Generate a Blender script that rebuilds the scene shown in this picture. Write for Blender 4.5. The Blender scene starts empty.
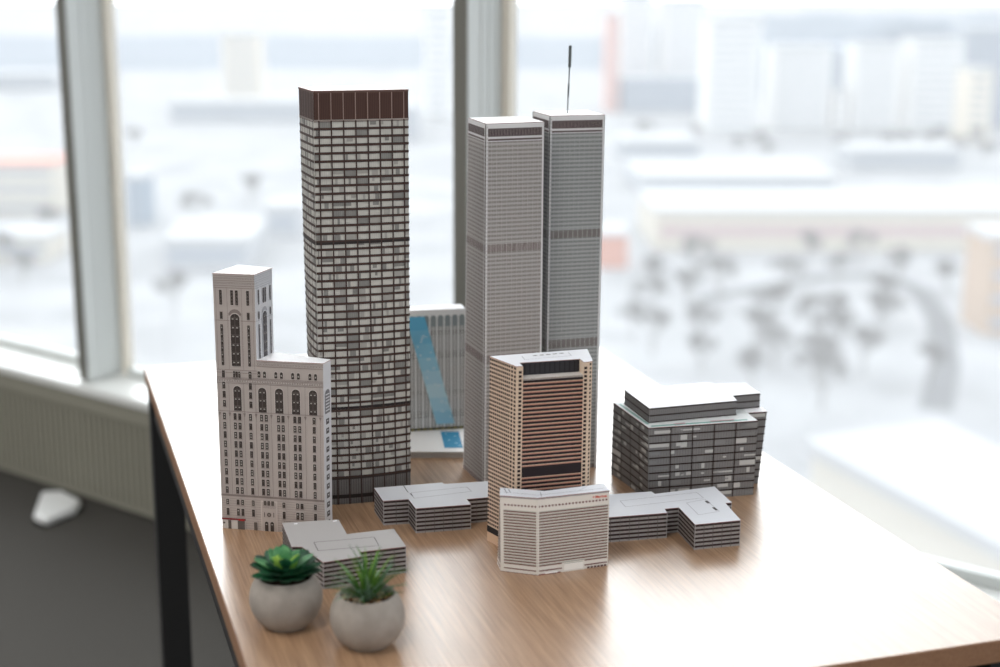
import bpy, bmesh, math, random
from mathutils import Vector, Matrix
from math import sin, cos, pi, radians, sqrt

SC = bpy.context.scene
COL = SC.collection
rnd = random.Random(7)

# ------------------------------------------------------------------ camera
FPX = 1494.7
PITCH, YAW, ROLL = 0.23616, 0.31043, 0.00487
CAM = Vector((0, 0, 1.42))
fw = Vector((sin(YAW) * cos(PITCH), cos(YAW) * cos(PITCH), -sin(PITCH)))
r0 = Vector((cos(YAW), -sin(YAW), 0))
u0 = r0.cross(fw)
RT = cos(ROLL) * r0 + sin(ROLL) * u0
UP = -sin(ROLL) * r0 + cos(ROLL) * u0


def ground(px, py, z):
    """world point at height z that the photograph shows at pixel px, py"""
    d = RT * ((px - 500) / FPX) - UP * ((py - 333.5) / FPX) + fw
    return CAM + d * ((z - CAM.z) / d.z)


cam = bpy.data.cameras.new('camera')
co = bpy.data.objects.new('camera', cam)
COL.objects.link(co)
m = Matrix((RT, UP, -fw)).transposed().to_4x4()
m.translation = CAM
co.matrix_world = m
cam.sensor_width = 36
cam.lens = FPX * 36 / 1000
cam.clip_start = 0.05
cam.clip_end = 6000
cam.dof.use_dof = True
cam.dof.focus_distance = (Vector((.47, 1.70, .88)) - CAM).dot(fw)
cam.dof.aperture_fstop = 2.6
cam.dof.aperture_blades = 0
SC.camera = co


# ------------------------------------------------------------------ helpers
def srgb(r, g, b):
    def f(c):
        c /= 255
        return c / 12.92 if c <= .04045 else ((c + .055) / 1.055) ** 2.4
    return (f(r), f(g), f(b), 1)


MATS = {}


def mat(name, col, rough=.7, spec=.3, noise=None, bump=None, metallic=0, emit=None, coat=0):
    """plain procedural material; noise=(scale, amount) mottles the colour"""
    if name in MATS:
        return MATS[name]
    M = bpy.data.materials.new(name)
    M.use_nodes = True
    nt = M.node_tree
    b = nt.nodes['Principled BSDF']
    b.inputs['Base Color'].default_value = col
    b.inputs['Roughness'].default_value = rough
    b.inputs['Specular IOR Level'].default_value = spec
    b.inputs['Metallic'].default_value = metallic
    b.inputs['Coat Weight'].default_value = coat
    if noise or bump:
        tc = nt.nodes.new('ShaderNodeTexCoord')
    if noise:
        n = nt.nodes.new('ShaderNodeTexNoise')
        n.inputs['Scale'].default_value = noise[0]
        n.inputs['Detail'].default_value = 5
        nt.links.new(tc.outputs['Object'], n.inputs['Vector'])
        mx = nt.nodes.new('ShaderNodeMix')
        mx.data_type = 'RGBA'
        a = noise[1]
        mx.inputs['A'].default_value = tuple(c * (1 - a) for c in col[:3]) + (1,)
        mx.inputs['B'].default_value = tuple(min(1, c * (1 + a)) for c in col[:3]) + (1,)
        nt.links.new(n.outputs['Fac'], mx.inputs['Factor'])
        nt.links.new(mx.outputs['Result'], b.inputs['Base Color'])
    if bump:
        n2 = nt.nodes.new('ShaderNodeTexNoise')
        n2.inputs['Scale'].default_value = bump[0]
        nt.links.new(tc.outputs['Object'], n2.inputs['Vector'])
        bp = nt.nodes.new('ShaderNodeBump')
        bp.inputs['Strength'].default_value = bump[1]
        bp.inputs['Distance'].default_value = bump[2]
        nt.links.new(n2.outputs['Fac'], bp.inputs['Height'])
        nt.links.new(bp.outputs['Normal'], b.inputs['Normal'])
    if emit:
        b.inputs['Emission Color'].default_value = col
        b.inputs['Emission Strength'].default_value = emit
    MATS[name] = M
    return M


def ink(r, g, b, rough=.62):
    """printed colour on matt paper"""
    return mat('paper_ink_%d_%d_%d' % (r, g, b), srgb(r, g, b), rough, .35)


class MB:
    def __init__(self):
        self.v, self.f, self.mi, self.mats = [], [], [], []

    def face(self, pts, m):
        if m not in self.mats:
            self.mats.append(m)
        k = len(self.v)
        self.v += [tuple(p) for p in pts]
        self.f.append(tuple(range(k, k + len(pts))))
        self.mi.append(self.mats.index(m))

    def box(self, a, b, m, M=None):
        x0, y0, z0 = a
        x1, y1, z1 = b
        P = [Vector(p) for p in ((x0, y0, z0), (x1, y0, z0), (x1, y1, z0), (x0, y1, z0), (x0, y0, z1), (x1, y0, z1), (x1, y1, z1), (x0, y1, z1))]
        if M:
            P = [M @ p for p in P]
        if m not in self.mats:
            self.mats.append(m)
        k = len(self.v)
        self.v += [tuple(p) for p in P]
        for q in ((0, 3, 2, 1), (4, 5, 6, 7), (0, 1, 5, 4), (1, 2, 6, 5), (2, 3, 7, 6), (3, 0, 4, 7)):
            self.f.append(tuple(k + i for i in q))
            self.mi.append(self.mats.index(m))

    def prism(self, base, top, m, cap=True, mcap=None, bottom=True):
        n = len(base)
        for i in range(n):
            j = (i + 1) % n
            self.face([base[i], base[j], top[j], top[i]], m)
        if cap:
            self.face(top, mcap or m)
        if bottom:
            self.face(list(reversed(base)), m)

    def tube(self, P, R, m, n=8, cap=True):
        if m not in self.mats:
            self.mats.append(m)
        mi = self.mats.index(m)
        rings = []
        for i, p in enumerate(P):
            p = Vector(p)
            d = (Vector(P[min(i + 1, len(P) - 1)]) - Vector(P[max(i - 1, 0)])).normalized()
            s = d.cross(Vector((0, 0, 1)))
            if s.length < 1e-3:
                s = Vector((1, 0, 0))
            s.normalize()
            t = d.cross(s)
            k = len(self.v)
            self.v += [tuple(p + (s * cos(2 * pi * a / n) + t * sin(2 * pi * a / n)) * R[i]) for a in range(n)]
            rings.append(k)
        for a, b in zip(rings, rings[1:]):
            for i in range(n):
                j = (i + 1) % n
                self.f.append((a + i, a + j, b + j, b + i))
                self.mi.append(mi)
        if cap:
            self.f.append(tuple(rings[0] + i for i in reversed(range(n))))
            self.f.append(tuple(rings[-1] + i for i in range(n)))
            self.mi += [mi, mi]

    def lathe(self, prof, m, n=48, c=(0, 0, 0), closed=False):
        if m not in self.mats:
            self.mats.append(m)
        mi = self.mats.index(m)
        k = len(self.v)
        for r, z in prof:
            self.v += [(c[0] + r * cos(2 * pi * a / n), c[1] + r * sin(2 * pi * a / n), c[2] + z) for a in range(n)]
        for i in range(len(prof) - 1):
            for a in range(n):
                b = (a + 1) % n
                self.f.append((k + i * n + a, k + i * n + b, k + (i + 1) * n + b, k + (i + 1) * n + a))
                self.mi.append(mi)

    def build(self, name, parent=None, smooth=False, weld=False, origin=None):
        me = bpy.data.meshes.new(name)
        o0 = Vector(origin) if origin is not None else (parent_world(parent) if parent else Vector())
        me.from_pydata([tuple(Vector(v) - o0) for v in self.v], [], self.f)
        for m in self.mats:
            me.materials.append(m)
        me.polygons.foreach_set('material_index', self.mi)
        if smooth:
            me.polygons.foreach_set('use_smooth', [True] * len(me.polygons))
        me.update()
        if weld:
            bm = bmesh.new()
            bm.from_mesh(me)
            bmesh.ops.remove_doubles(bm, verts=bm.verts, dist=1e-5)
            bmesh.ops.recalc_face_normals(bm, faces=bm.faces)
            bm.to_mesh(me)
            bm.free()
        o = bpy.data.objects.new(name, me)
        COL.objects.link(o)
        if parent:
            o.parent = parent
        elif origin is not None:
            o.location = o0
        return o


def parent_world(p):
    w = Vector(p.location)
    while p.parent:
        p = p.parent
        w = w + p.location
    return w


def tag(o, label=None, cat=None, group=None, kind=None):
    if label: o['label'] = label
    if cat: o['category'] = cat
    if group: o['group'] = group
    if kind: o['kind'] = kind
    return o


def thing(name, loc, label, cat, group=None):
    o = bpy.data.objects.new(name, None)
    o.empty_display_size = .05
    COL.objects.link(o)
    o.location = loc
    return tag(o, label, cat, group)


def struct(mb, name, **k):
    return tag(mb.build(name, **k), kind='structure')


def copy_tree(o, parent=None):
    c = o.copy()
    COL.objects.link(c)
    c.parent = parent
    for ch in list(o.children):
        copy_tree(ch, c)
    return c


# ------------------------------------------------------------------ paper facades
LAY = .00022


class Wall:
    """one printed paper wall: bilinear between bottom and top edge, u along the width, z metres up"""

    def __init__(self, mb, b0, b1, t0, t1, z0, z1, bulge=0, nu=1, back=.0):
        self.mb = mb
        self.b0, self.b1, self.t0, self.t1 = [Vector(p) for p in (b0, b1, t0, t1)]
        self.z0, self.z1, self.bulge, self.nu = z0, z1, bulge, nu
        self.w = (self.b1 - self.b0).length
        self.h = z1 - z0
        # twist of the sheet decides how finely it is split
        tw = ((self.b0 - self.t0) - (self.b1 - self.t1)).length
        if tw > .0008 and nu == 1:
            self.nu = 6
        self.nz = 8 if (tw > .0008 or bulge) else 1
        self.dz = (z1 - z0) / self.nz

    def p(self, u, z, off=0):
        v = (z - self.z0) / (self.z1 - self.z0)
        a = self.b0.lerp(self.t0, v)
        b = self.b1.lerp(self.t1, v)
        q = a.lerp(b, u)
        d = (b - a).normalized()
        n = Vector((d.y, -d.x))
        q = q + n * (off + self.bulge * 4 * u * (1 - u) * (1 - v) ** 1.0)
        return Vector((q.x, q.y, TZ + z))

    def rect(self, u0_, u1_, z0, z1, m, lay=0):
        off = lay * LAY
        # split on fixed grid lines so that printed layers follow the same curved sheet
        us = [u0_] + [g / self.nu for g in range(1, self.nu) if u0_ + 1e-4 < g / self.nu < u1_ - 1e-4] + [u1_]
        zs = [z0] + [self.z0 + g * self.dz for g in range(1, self.nz) if z0 + 1e-5 < self.z0 + g * self.dz < z1 - 1e-5] + [z1]
        for a, b in zip(us, us[1:]):
            for c, d in zip(zs, zs[1:]):
                self.mb.face([self.p(a, c, off), self.p(b, c, off), self.p(b, d, off), self.p(a, d, off)], m)

    def poly(self, pts, m, lay):
        self.mb.face([self.p(u, z, lay * LAY) for u, z in pts], m)

    def arch(self, uc, hw, z0, z1, m, lay):
        """rect with a round head; hw is half width as a fraction of the wall"""
        r = hw * self.w
        pts = [(uc - hw, z0), (uc + hw, z0)]
        for i in range(9):
            a = pi * i / 8
            pts.append((uc + hw * cos(a), z1 - r + r * sin(a)))
        self.poly(pts, m, lay)

    def line(self, pts, wd, m, lay):
        for (a, b), (c, d) in zip(pts, pts[1:]):
            dx, dz = (c - a) * self.w, d - b
            L = sqrt(dx * dx + dz * dz)
            nx, nz = -dz / L * wd / 2 / self.w, dx / L * wd / 2
            self.poly([(a - nx, b - nz), (c - nx, d - nz), (c + nx, d + nz), (a + nx, b + nz)], m, lay)


TZ = .75          # table surface
PAPER = ink(236, 236, 238)
ROOFW = ink(240, 240, 243)
EDGE = ink(150, 96, 92)


def roof_part(root, pts, z, name='roof', m=None, lines=(), th=.0006, over=.0, edge=True, lift=0):
    """thin paper lid on a block, with printed lines on it"""
    mb = MB()
    c = sum((Vector(p) for p in pts), Vector((0, 0))) / len(pts)
    P = [Vector(p) + (Vector(p) - c).normalized() * over for p in pts]
    z0, z1 = TZ + z + .0001, TZ + z + .0001 + th
    base = [(p.x, p.y, z0) for p in P]
    top = [(p.x, p.y, z1) for p in P]
    mb.prism(base, top, EDGE if edge else (m or ROOFW), mcap=m or ROOFW)
    for (ax, ay), (bx, by), wd, mm in lines:
        d = Vector((bx - ax, by - ay))
        if d.length < 1e-6:
            continue
        n = Vector((-d.y, d.x)).normalized() * wd / 2
        mb.face([(ax - n.x, ay - n.y, z1 + .0002), (bx - n.x, by - n.y, z1 + .0002), (bx + n.x, by + n.y, z1 + .0002), (ax + n.x, ay + n.y, z1 + .0002)], mm)
    return mb.build(name, root)


def walls(mb, base, top, z0, z1, fn, bulge=(), nu=1):
    """paper walls around a block; fn(wall, index) prints one wall. Corners run counter-clockwise seen from above."""
    n = len(base)
    out = []
    for i in range(n):
        j = (i + 1) % n
        w = Wall(mb, base[i], base[j], top[i], top[j], z0, z1, bulge[i] if i < len(bulge) else 0, nu)
        fn(w, i)
        out.append(w)
    return out


# ================================================================== MODEL TOWERS
GA = 'paper model towers standing on the table'
GL = 'low ribbed paper buildings on the table'
K = ink

# ---------------- tall brown banded tower
root = thing('paper_skyscraper', (.40, 1.86, TZ), 'tallest paper tower with dark brown floor bands and plain brown top strip', 'model building', GA)
H = .5303
base = [(.3393, 1.8130), (.4589, 1.8130), (.4610, 1.9070), (.3440, 1.8990)]
top = [(.3421, 1.8124), (.4597, 1.8094), (.4621, 1.9000), (.3374, 1.8840)]
BR = K(62, 46, 42); BR2 = K(84, 60, 52); LT = K(192, 190, 184); MD = K(128, 127, 124); MD2 = K(158, 156, 151); DK = K(40, 34, 33)
mb = MB()


def brown_print(w, i):
    w.rect(0, 1, 0, w.z1, LT)
    ncol = 7.67 * w.w / .118
    first = .4
    cols = []
    k = 0
    while (first + k) / ncol < 1:
        cols.append((first + k) / ncol)
        k += 1
    z0, z1 = .0365, .4946
    NF = 46
    pit = (z1 - z0) / NF
    ed = [0] + cols + [1]
    for f in range(NF):
        a = z0 + f * pit
        for c0, c1 in zip(ed, ed[1:]):
            x = rnd.random()
            dens = .66 if f < 16 else .5
            if x < dens:
                u = rnd.random()
                if rnd.random() < .3:
                    q0, q1 = c0, c1
                else:
                    q0 = c0 + (c1 - c0) * u * .6
                    q1 = min(c1, q0 + (c1 - c0) * rnd.choice((.2, .35, .5)))
                w.rect(q0, q1, a + pit * (.0 if rnd.random() < .8 else .4), a + pit, rnd.choice((MD, MD, MD2)), 1)
    # fine glazing bars
    n = int(ncol * 6)
    for k in range(n):
        w.rect((k + .5) / n, (k + .5) / n + .0014, z0, z1, MD2, 2)
    for f in range(NF + 1):
        a = z0 + f * pit
        w.rect(0, 1, a - .0017, a + .0015, BR, 3)
        w.rect(0, 1, a - .0001, a + .0003, BR2, 4)
    for z in (.343, .1295):
        w.rect(0, 1, z - .0017, z + .0017, DK, 5)
    for c in cols:
        w.rect(c - .0075 * .118 / w.w * 1.0, c + .0075 * .118 / w.w, 0, z1, BR, 5)
    # base storeys
    w.rect(0, 1, 0, z0 - .001, K(112, 109, 108), 1)
    w.rect(0, 1, .008, .013, DK, 3)
    w.rect(0, 1, z0 - .003, z0 - .0005, K(58, 52, 50), 3)
    nn = int(ncol * 5)
    for k in range(nn):
        w.rect((k + .3) / nn, (k + .5) / nn, .0, z0 - .002, K(70, 68, 68), 2)
    # plain louvred top
    w.rect(0, 1, z1, w.z1, K(78, 52, 44), 1)
    n = int(ncol * 7)
    for k in range(n):
        w.rect((k + .35) / n, (k + .65) / n, z1, w.z1 - .003, K(60, 40, 35), 2)
    for c in cols:
        w.rect(c - .004, c + .004, z1, w.z1 - .002, K(150, 128, 120), 3)
    w.rect(0, 1, w.z1 - .0022, w.z1, K(92, 70, 62), 3)
    w.rect(0, 1, z1 - .001, z1 + .0012, K(150, 140, 134), 4)


walls(mb, base, top, 0, H, brown_print, bulge=(.007, 0, 0, .004), nu=12)
mb.build('body', root)
roof_part(root, top, H, over=.0012)

# ---------------- twin grey towers


def twin(root, base, top, H, bands, tint, fineseed):
    BG = K(*tint[0]); HL = K(*tint[1]); VL = K(*tint[2]); PALE = K(212, 211, 212); LOU = K(70, 58, 58); BAND = K(*tint[3])
    mb = MB()
    N = 84

    def pr(w, i):
        w.rect(0, 1, 0, w.z1, BG)
        zt = H - .0226
        pit = zt / N
        for k in range(N):
            w.rect(0, 1, k * pit + pit * .12, k * pit + pit * .60, HL, 1)
        for a, b in bands:
            w.rect(0, 1, a, b, BAND, 2)
            w.rect(0, 1, b, b + .0012, HL, 3)
        for k in range(1, 44):
            w.rect(k / 44 - .0028, k / 44 + .0022, 0, zt, HL if k % 2 else VL, 4 if k % 4 == 0 else 2)
        for k in range(1, 11):
            w.rect(k / 11 - .004, k / 11 + .004, 0, zt, VL, 5)
        w.rect(0, 1, 0, .006, BAND, 3)
        # head of the tower
        w.rect(0, 1, zt, H, PALE, 3)
        w.rect(.03, .97, H - .0162, H - .0058, LOU, 4)
        for k in range(36):
            w.rect(.03 + .94 * (k + .62) / 36, .03 + .94 * (k + .92) / 36, H - .0162, H - .0058, K(140, 128, 128), 5)
        w.rect(.03, .97, H - .0214, H - .0190, K(104, 92, 90), 4)
        w.rect(0, .03, 0, H, PALE, 6)
        w.rect(.97, 1, 0, H, PALE, 6)
        for k in range(100):
            w.rect(.008, .022, H * k / 100, H * (k + .35) / 100, HL, 7)
    walls(mb, base, top, 0, H, pr)
    mb.build('body', root)
    roof_part(root, top, H, over=.0004, m=ROOFW)


TA = [(.5626, 1.8222), (.6428, 1.8240), (.6400, 1.9020), (.5580, 1.9000)]
TAt = [(.5644, 1.8216), (.6434, 1.8264), (.6450, 1.9050), (.5662, 1.9050)]
ra = thing('paper_skyscraper', (.602, 1.862, TZ), 'pale grey gridded paper tower without an antenna, left one of the twin towers', 'model building', GA)
twin(ra, TA, TAt, .4843, [(.3189, .3288), (.170, .181)], ((134, 128, 125), (178, 174, 172), (192, 188, 186), (126, 115, 113)), 1)
TB = [(.6610, 1.8550), (.7356, 1.8530), (.7375, 1.9270), (.6625, 1.9290)]
TBt = [(.6624, 1.8542), (.7373, 1.8521), (.7400, 1.9240), (.6639, 1.9262)]
rb = thing('paper_skyscraper', (.70, 1.89, TZ), 'grey gridded paper tower carrying a thin grey antenna, right one of the twin towers', 'model building', GA)
twin(rb, TB, TBt, .489, [(.3264, .3377), (.175, .1876)], ((122, 124, 124), (168, 171, 171), (182, 182, 182), (120, 115, 113)), 2)
mb = MB()
ag = mat('antenna_metal', srgb(92, 98, 98), .45, .5, metallic=.3)
a0 = ground(567.5, 113.2, TZ + .4897)
ax, ay = a0.x, a0.y
mb.tube([(ax, ay, TZ + .4895), (ax + .0005, ay, TZ + .520)], [.0009, .0008], ag)
mb.tube([(ax + .0005, ay, TZ + .512), (ax + .0012, ay, TZ + .528)], [.0013, .0013], ag)
mb.tube([(ax + .001, ay, TZ + .525), (ax + .002, ay, TZ + .551)], [.0008, .0010], ag)
mb.tube([(ax + .002, ay, TZ + .550), (ax + .0026, ay, TZ + .5785)], [.0021, .0021], ag)
for k in range(5):
    z = TZ + .553 + k * .0055
    mb.tube([(ax + .0021, ay, z), (ax + .0021, ay, z + .001)], [.0025, .0025], ag)
tag(mb.build('antenna', rb), 'thin grey antenna mast with a thicker top')

# ---------------- snowflake tower with plaza
rs = thing('paper_skyscraper', (.56, 2.06, TZ), 'arched grey paper building with a slanting blue snowflake stripe and white plaza, farthest back', 'model building', GA)
Hs = .1819
x0, x1, yb0, yb1 = .478, .6055, 2.0660, 2.0545
base = [(x0, yb0), (x1, yb1), (.6085, 2.086), (.481, 2.0975)]
mb = MB()
WH = K(226, 228, 228); GR = K(160, 161, 160); BL = K(96, 168, 200); BL2 = K(150, 200, 220); BLD = K(60, 140, 178)


def snow_print(w, i):
    w.rect(0, 1, 0, Hs, GR)
    zt = Hs * .965
    n = 12 if i in (0, 2) else 3
    w.rect(0, 1, Hs * .93, Hs, WH, 3)
    for (a, b, m) in ((.60, .66, K(120, 120, 118)), (.80, .83, K(112, 110, 106)), (.10, .16, K(124, 124, 122)), (.3, .33, K(126, 126, 124)), (.885, .93, K(166, 172, 172))):
        w.rect(0, 1, Hs * a, Hs * b, m, 1)
    for k in range(40):
        w.rect(0, 1, Hs * k / 42, Hs * (k + .4) / 42, K(178, 179, 178), 1.4)
    for k in range(n * 2 + 1):
        hw = .11 / n if k % 2 == 0 else .05 / n
        w.rect(max(0, k / (2 * n) - hw), min(1, k / (2 * n) + hw), .0, Hs * .93, WH, 2)
    for k in range(n):
        w.arch((k + .5) / n, .40 / n, Hs * .865, Hs * .960, K(138, 148, 150), 4)
    w.rect(0, 1, 0, Hs * .018, K(60, 58, 40), 5)
    for k in range(14):
        w.rect(k / 14, (k + .5) / 14, 0, Hs * .018, K(130, 122, 60), 6)
    if i == 0:
        # the slanting blue ribbon with snowflakes
        tl, tr_, bl_, br_ = .20, .525, .655, .87
        zt2, zb = Hs * .955, Hs * .045
        ks = 8
        for k in range(ks):
            a, b = k / ks, (k + 1) / ks
            L = lambda q: tl + .105 + (bl_ - tl - .105) * q
            R_ = lambda q: tr_ + (br_ - tr_) * q
            z = lambda q: zt2 + (zb - zt2) * q
            t = abs(a - .62) * 1.6
            c = [int(p * (1 - min(1, t)) + q * min(1, t)) for p, q in zip((186, 218, 230), (98, 176, 212))]
            w.poly([(L(b), z(b)), (R_(b), z(b)), (R_(a), z(a)), (L(a), z(a))], K(*c), 7)
        for k in range(20):
            q = rnd.uniform(.03, .97)
            u = tl + .105 + (bl_ - tl - .105) * q
            u += rnd.uniform(.03, .19)
            z = zt2 + (zb - zt2) * q
            s = rnd.choice((.0012, .002, .0035))
            for a in range(3):
                an = a * pi / 3
                w.line([(u - s * cos(an) / w.w, z - s * sin(an)), (u + s * cos(an) / w.w, z + s * sin(an))], .0006, K(205, 224, 232), 8)


walls(mb, base, base, .0095, .0095 + Hs, lambda w, i: snow_print(type('W', (), {
    'w': w.w,
    'rect': lambda s, a, b, c, d, m, l=0: w.rect(a, b, c + .0095, d + .0095, m, l),
    'poly': lambda s, P, m, l: w.poly([(a, b + .0095) for a, b in P], m, l),
    'arch': lambda s, a, b, c, d, m, l: w.arch(a, b, c + .0095, d + .0095, m, l),
    'line': lambda s, P, wd, m, l: w.line([(a, b + .0095) for a, b in P], wd, m, l)})(), i))
mb.build('body', rs)
roof_part(rs, base, .0095 + Hs)
mb = MB()
pf0, pf1 = ground(405, 457.8, TZ), ground(465.4, 457.8, TZ)
dd = (pf1 - pf0).normalized()
pf0 = pf1 - dd * .112
pb = [(pf0.x, pf0.y), (pf1.x, pf1.y), (.6145, 2.088), (.470, 2.105)]


def plaza_print(w, i):
    w.rect(0, 1, 0, .009, K(206, 205, 202))
    for k in range(40):
        w.rect(k / 40, (k + .4) / 40, .001, .008, K(140, 138, 136), 1)


walls(mb, pb, pb, 0, .009, plaza_print)
mb.face([(x, y, TZ + .009) for x, y in pb], K(232, 230, 228))
# blue parallelogram printed on the plaza
q = [ground(440.5, 431.5, TZ + .0092), ground(458.8, 431.5, TZ + .0092), ground(463, 447.8, TZ + .0092), ground(444.5, 447.8, TZ + .0092)]
mb.face([q[0], q[3], q[2], q[1]], BLD)
for (fx, fy) in ((455, 436), (456, 443), (449, 440), (446, 434), (460, 445.5)):
    p = ground(fx, fy, TZ + .0094)
    for a in range(3):
        an = a * pi / 3
        d = Vector((cos(an), sin(an), 0)) * .002
        n = Vector((-sin(an), cos(an), 0)) * .0004
        mb.face([p - d - n, p + d - n, p + d + n, p - d + n], K(190, 218, 228))
mb.build('plaza', rs)

# ---------------- ornate stone tower
ro = thing('paper_skyscraper', (.27, 1.765, TZ), 'ornate beige stone paper tower with arched windows and lower wing, leftmost on the table', 'model building', GA)
HT, HWG = .3213, .2166
ST = K(178, 168, 163); STD = K(134, 123, 119); STL = K(196, 187, 182); WN = K(62, 54, 52); WN2 = K(92, 84, 80); BLD1 = K(168, 162, 156); ST_LIT = K(206, 206, 210)  # last ink is the stone tone lightened for window-lit walls
mb = MB()


def win(w, u, z, wu, hz, lay=3):
    """one sash window: dark opening, pale blind or bars"""
    w.rect(u - wu / 2 - .004, u + wu / 2 + .004, z - hz / 2 - .0005, z + hz / 2 + .0006, STL, lay)
    w.rect(u - wu / 2, u + wu / 2, z - hz / 2, z + hz / 2, WN, lay + 1)
    r = rnd.random()
    w.rect(u - wu * .22, u + wu * .22, z + hz * .10, z + hz * .30, BLD1 if r < .55 else WN2, lay + 2)
    if r < .30:
        w.rect(u - wu * .22, u + wu * .22, z - hz * .30, z - hz * .08, BLD1, lay + 2)
    elif r < .6:
        w.rect(u - wu * .22, u + wu * .22, z - hz * .34, z - hz * .05, WN2, lay + 2)
    w.rect(u - wu * .6, u + wu * .6, z - hz / 2 - .0008, z - hz / 2, STD, lay + 2)


def archwin(w, uc, hw, z0, z1, rows, lay=3):
    w.arch(uc, hw * 1.2, z0, z1 + hw * .2 * w.w, STL, lay)
    w.arch(uc, hw, z0, z1, WN, lay + 1)
    for k in range(rows):
        z = z0 + (z1 - z0) * (k + .35) / rows
        w.rect(uc - hw, uc + hw, z + .0022, z + .0030, WN2, lay + 2)
        for s in (-.45, .45):
            w.rect(uc + s * hw - hw * .2, uc + s * hw + hw * .2, z, z + .0014, BLD1, lay + 3)
    for s in (-.05, ):
        w.rect(uc - hw * .06, uc + hw * .06, z0, z1 - .001, WN2, lay + 3)


def frieze(w, z, h, ua, ub, n, lay=2):
    w.rect(ua, ub, z, z + h, STD, lay)
    for k in range(n):
        a = ua + (ub - ua) * k / n
        w.rect(a, a + (ub - ua) * .55 / n, z + h * .15, z + h * .85, STL, lay + 1)


def tower_print(w, ua, ub):
    """upper tower print between u = ua..ub"""
    S = lambda q: ua + (ub - ua) * q
    c1, c2a, c2b, c3 = .18, .45, .565, .835
    sc = (ub - ua) / .375
    ww = .026 * sc
    for z, h in ((.3155, .0016), (.3095, .0020)):
        frieze(w, z, h, ua, ub, 26)
    for z in (.3188, .3132, .3070, .3045, .2645, .2035, .2000):
        w.rect(ua, ub, z, z + .0006, STD, 2)
    for c in (c1, c2a, c2b, c3):
        w.rect(S(c) - ww / 2 - .004, S(c) + ww / 2 + .004, .2835, .3030, STL, 3)
        w.rect(S(c) - ww / 2, S(c) + ww / 2, .2840, .3022, WN, 4)
        for k in range(4):
            w.rect(S(c) - ww * .25, S(c) + ww * .25, .2855 + k * .0043, .2872 + k * .0043, WN2, 5)
    for c in (c1, c3):
        w.rect(S(c) - ww / 2, S(c) + ww / 2, .2665, .2755, WN2, 4)
        w.rect(S(c) - ww * .3, S(c) + ww * .3, .2675, .2745, WN, 5)
        w.rect(S(c) - ww / 2 - .003, S(c) + ww / 2 + .003, .2085, .2605, STL, 3)
        w.rect(S(c) - ww / 2, S(c) + ww / 2, .2090, .2600, WN2, 4)
        for k in range(6):
            w.rect(S(c) - ww * .4, S(c) + ww * .4, .2100 + k * .0084, .2155 + k * .0084, WN, 5)
            w.rect(S(c) - ww * .2, S(c) + ww * .2, .2135 + k * .0084, .2148 + k * .0084, BLD1, 6)
    archwin(w, S(.508), .042 * sc, .2090, .2735, 6)
    w.arch(S(.508), .058 * sc, .2740, .2790, STD, 2)
    for q in (.06, .33, .68, .95):
        w.rect(S(q) - .0015, S(q) + .0015, .2035, .3045, STD, 2)
    win(w, S(c1), .1985, ww * 1.1, .0088)
    win(w, S(c3), .1985, ww * 1.1, .0088)
    for k in (-1, 0, 1):
        win(w, S(.508) + k * .024 * sc, .1985, .02 * sc, .0075)
    for k, z in enumerate((.1845, .1730, .1615)):
        win(w, S(c1), z, ww * 1.1, .0080)
        win(w, S(c3), z, ww * 1.1, .0080)


wing_c = (.430, .588, .745, .905)
fw_ = Wall(mb, (.2068, 1.7682), (.3234, 1.7065), (.2072, 1.7681), (.3271, 1.7059), 0, HT)
US = .383       # where the tower ends and the wing begins
w = fw_
w.rect(0, 1, 0, HWG, ST)
w.rect(0, US, HWG, HT, ST)
tower_print(w, 0, US)
archwin(w, US * .508, .037, .1530, .1840, 3)
for c in wing_c:
    archwin(w, c, .038, .1525, .1835, 3)
    for s in (-.026, .026):
        w.arch(c + s, .0175, .1955, .2050, STL, 3)
        w.arch(c + s, .0135, .1960, .2040, WN, 4)
        w.rect(c + s - .006, c + s + .006, .1985, .2005, BLD1, 5)
frieze(w, .2115, .0018, US, 1, 44)
frieze(w, .1890, .0026, 0, 1, 64)
for z in (.2095, .2150, .1940, .1925, .1870, .1515, .0445, .0425):
    w.rect(0 if z < .2 else US, 1, z, z + .0006, STD, 2)
w.rect(0, 1, .0430, .0446, STD, 3)
cols = [.064, .165, .210, .312, .417, .462, .577, .620, .731, .776, .912]
for r in range(9):
    z = .1455 - r * .01182
    for c in cols:
        win(w, c, z, .0290, .0082)
for c in (.115, .255, .365, .51, .67, .83, .97, .02):
    w.rect(c - .0016, c + .0016, .0445, .1880, STD, 2)
    w.rect(c + .006, c + .008, .0445, .1500, STL, 2)
    w.poly([(c - .012, .1500), (c, .1440), (c + .012, .1500)], STD, 3)
for c in (.064, .165, .210, .312, .61, .742, .785, .913):
    win(w, c, .0355, .028, .0066)
    win(w, c, .0225, .028, .0090)
for k in range(13):
    w.rect(0, 1, .002 + k * .0031, .0023 + k * .0031, STD, 1)
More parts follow.
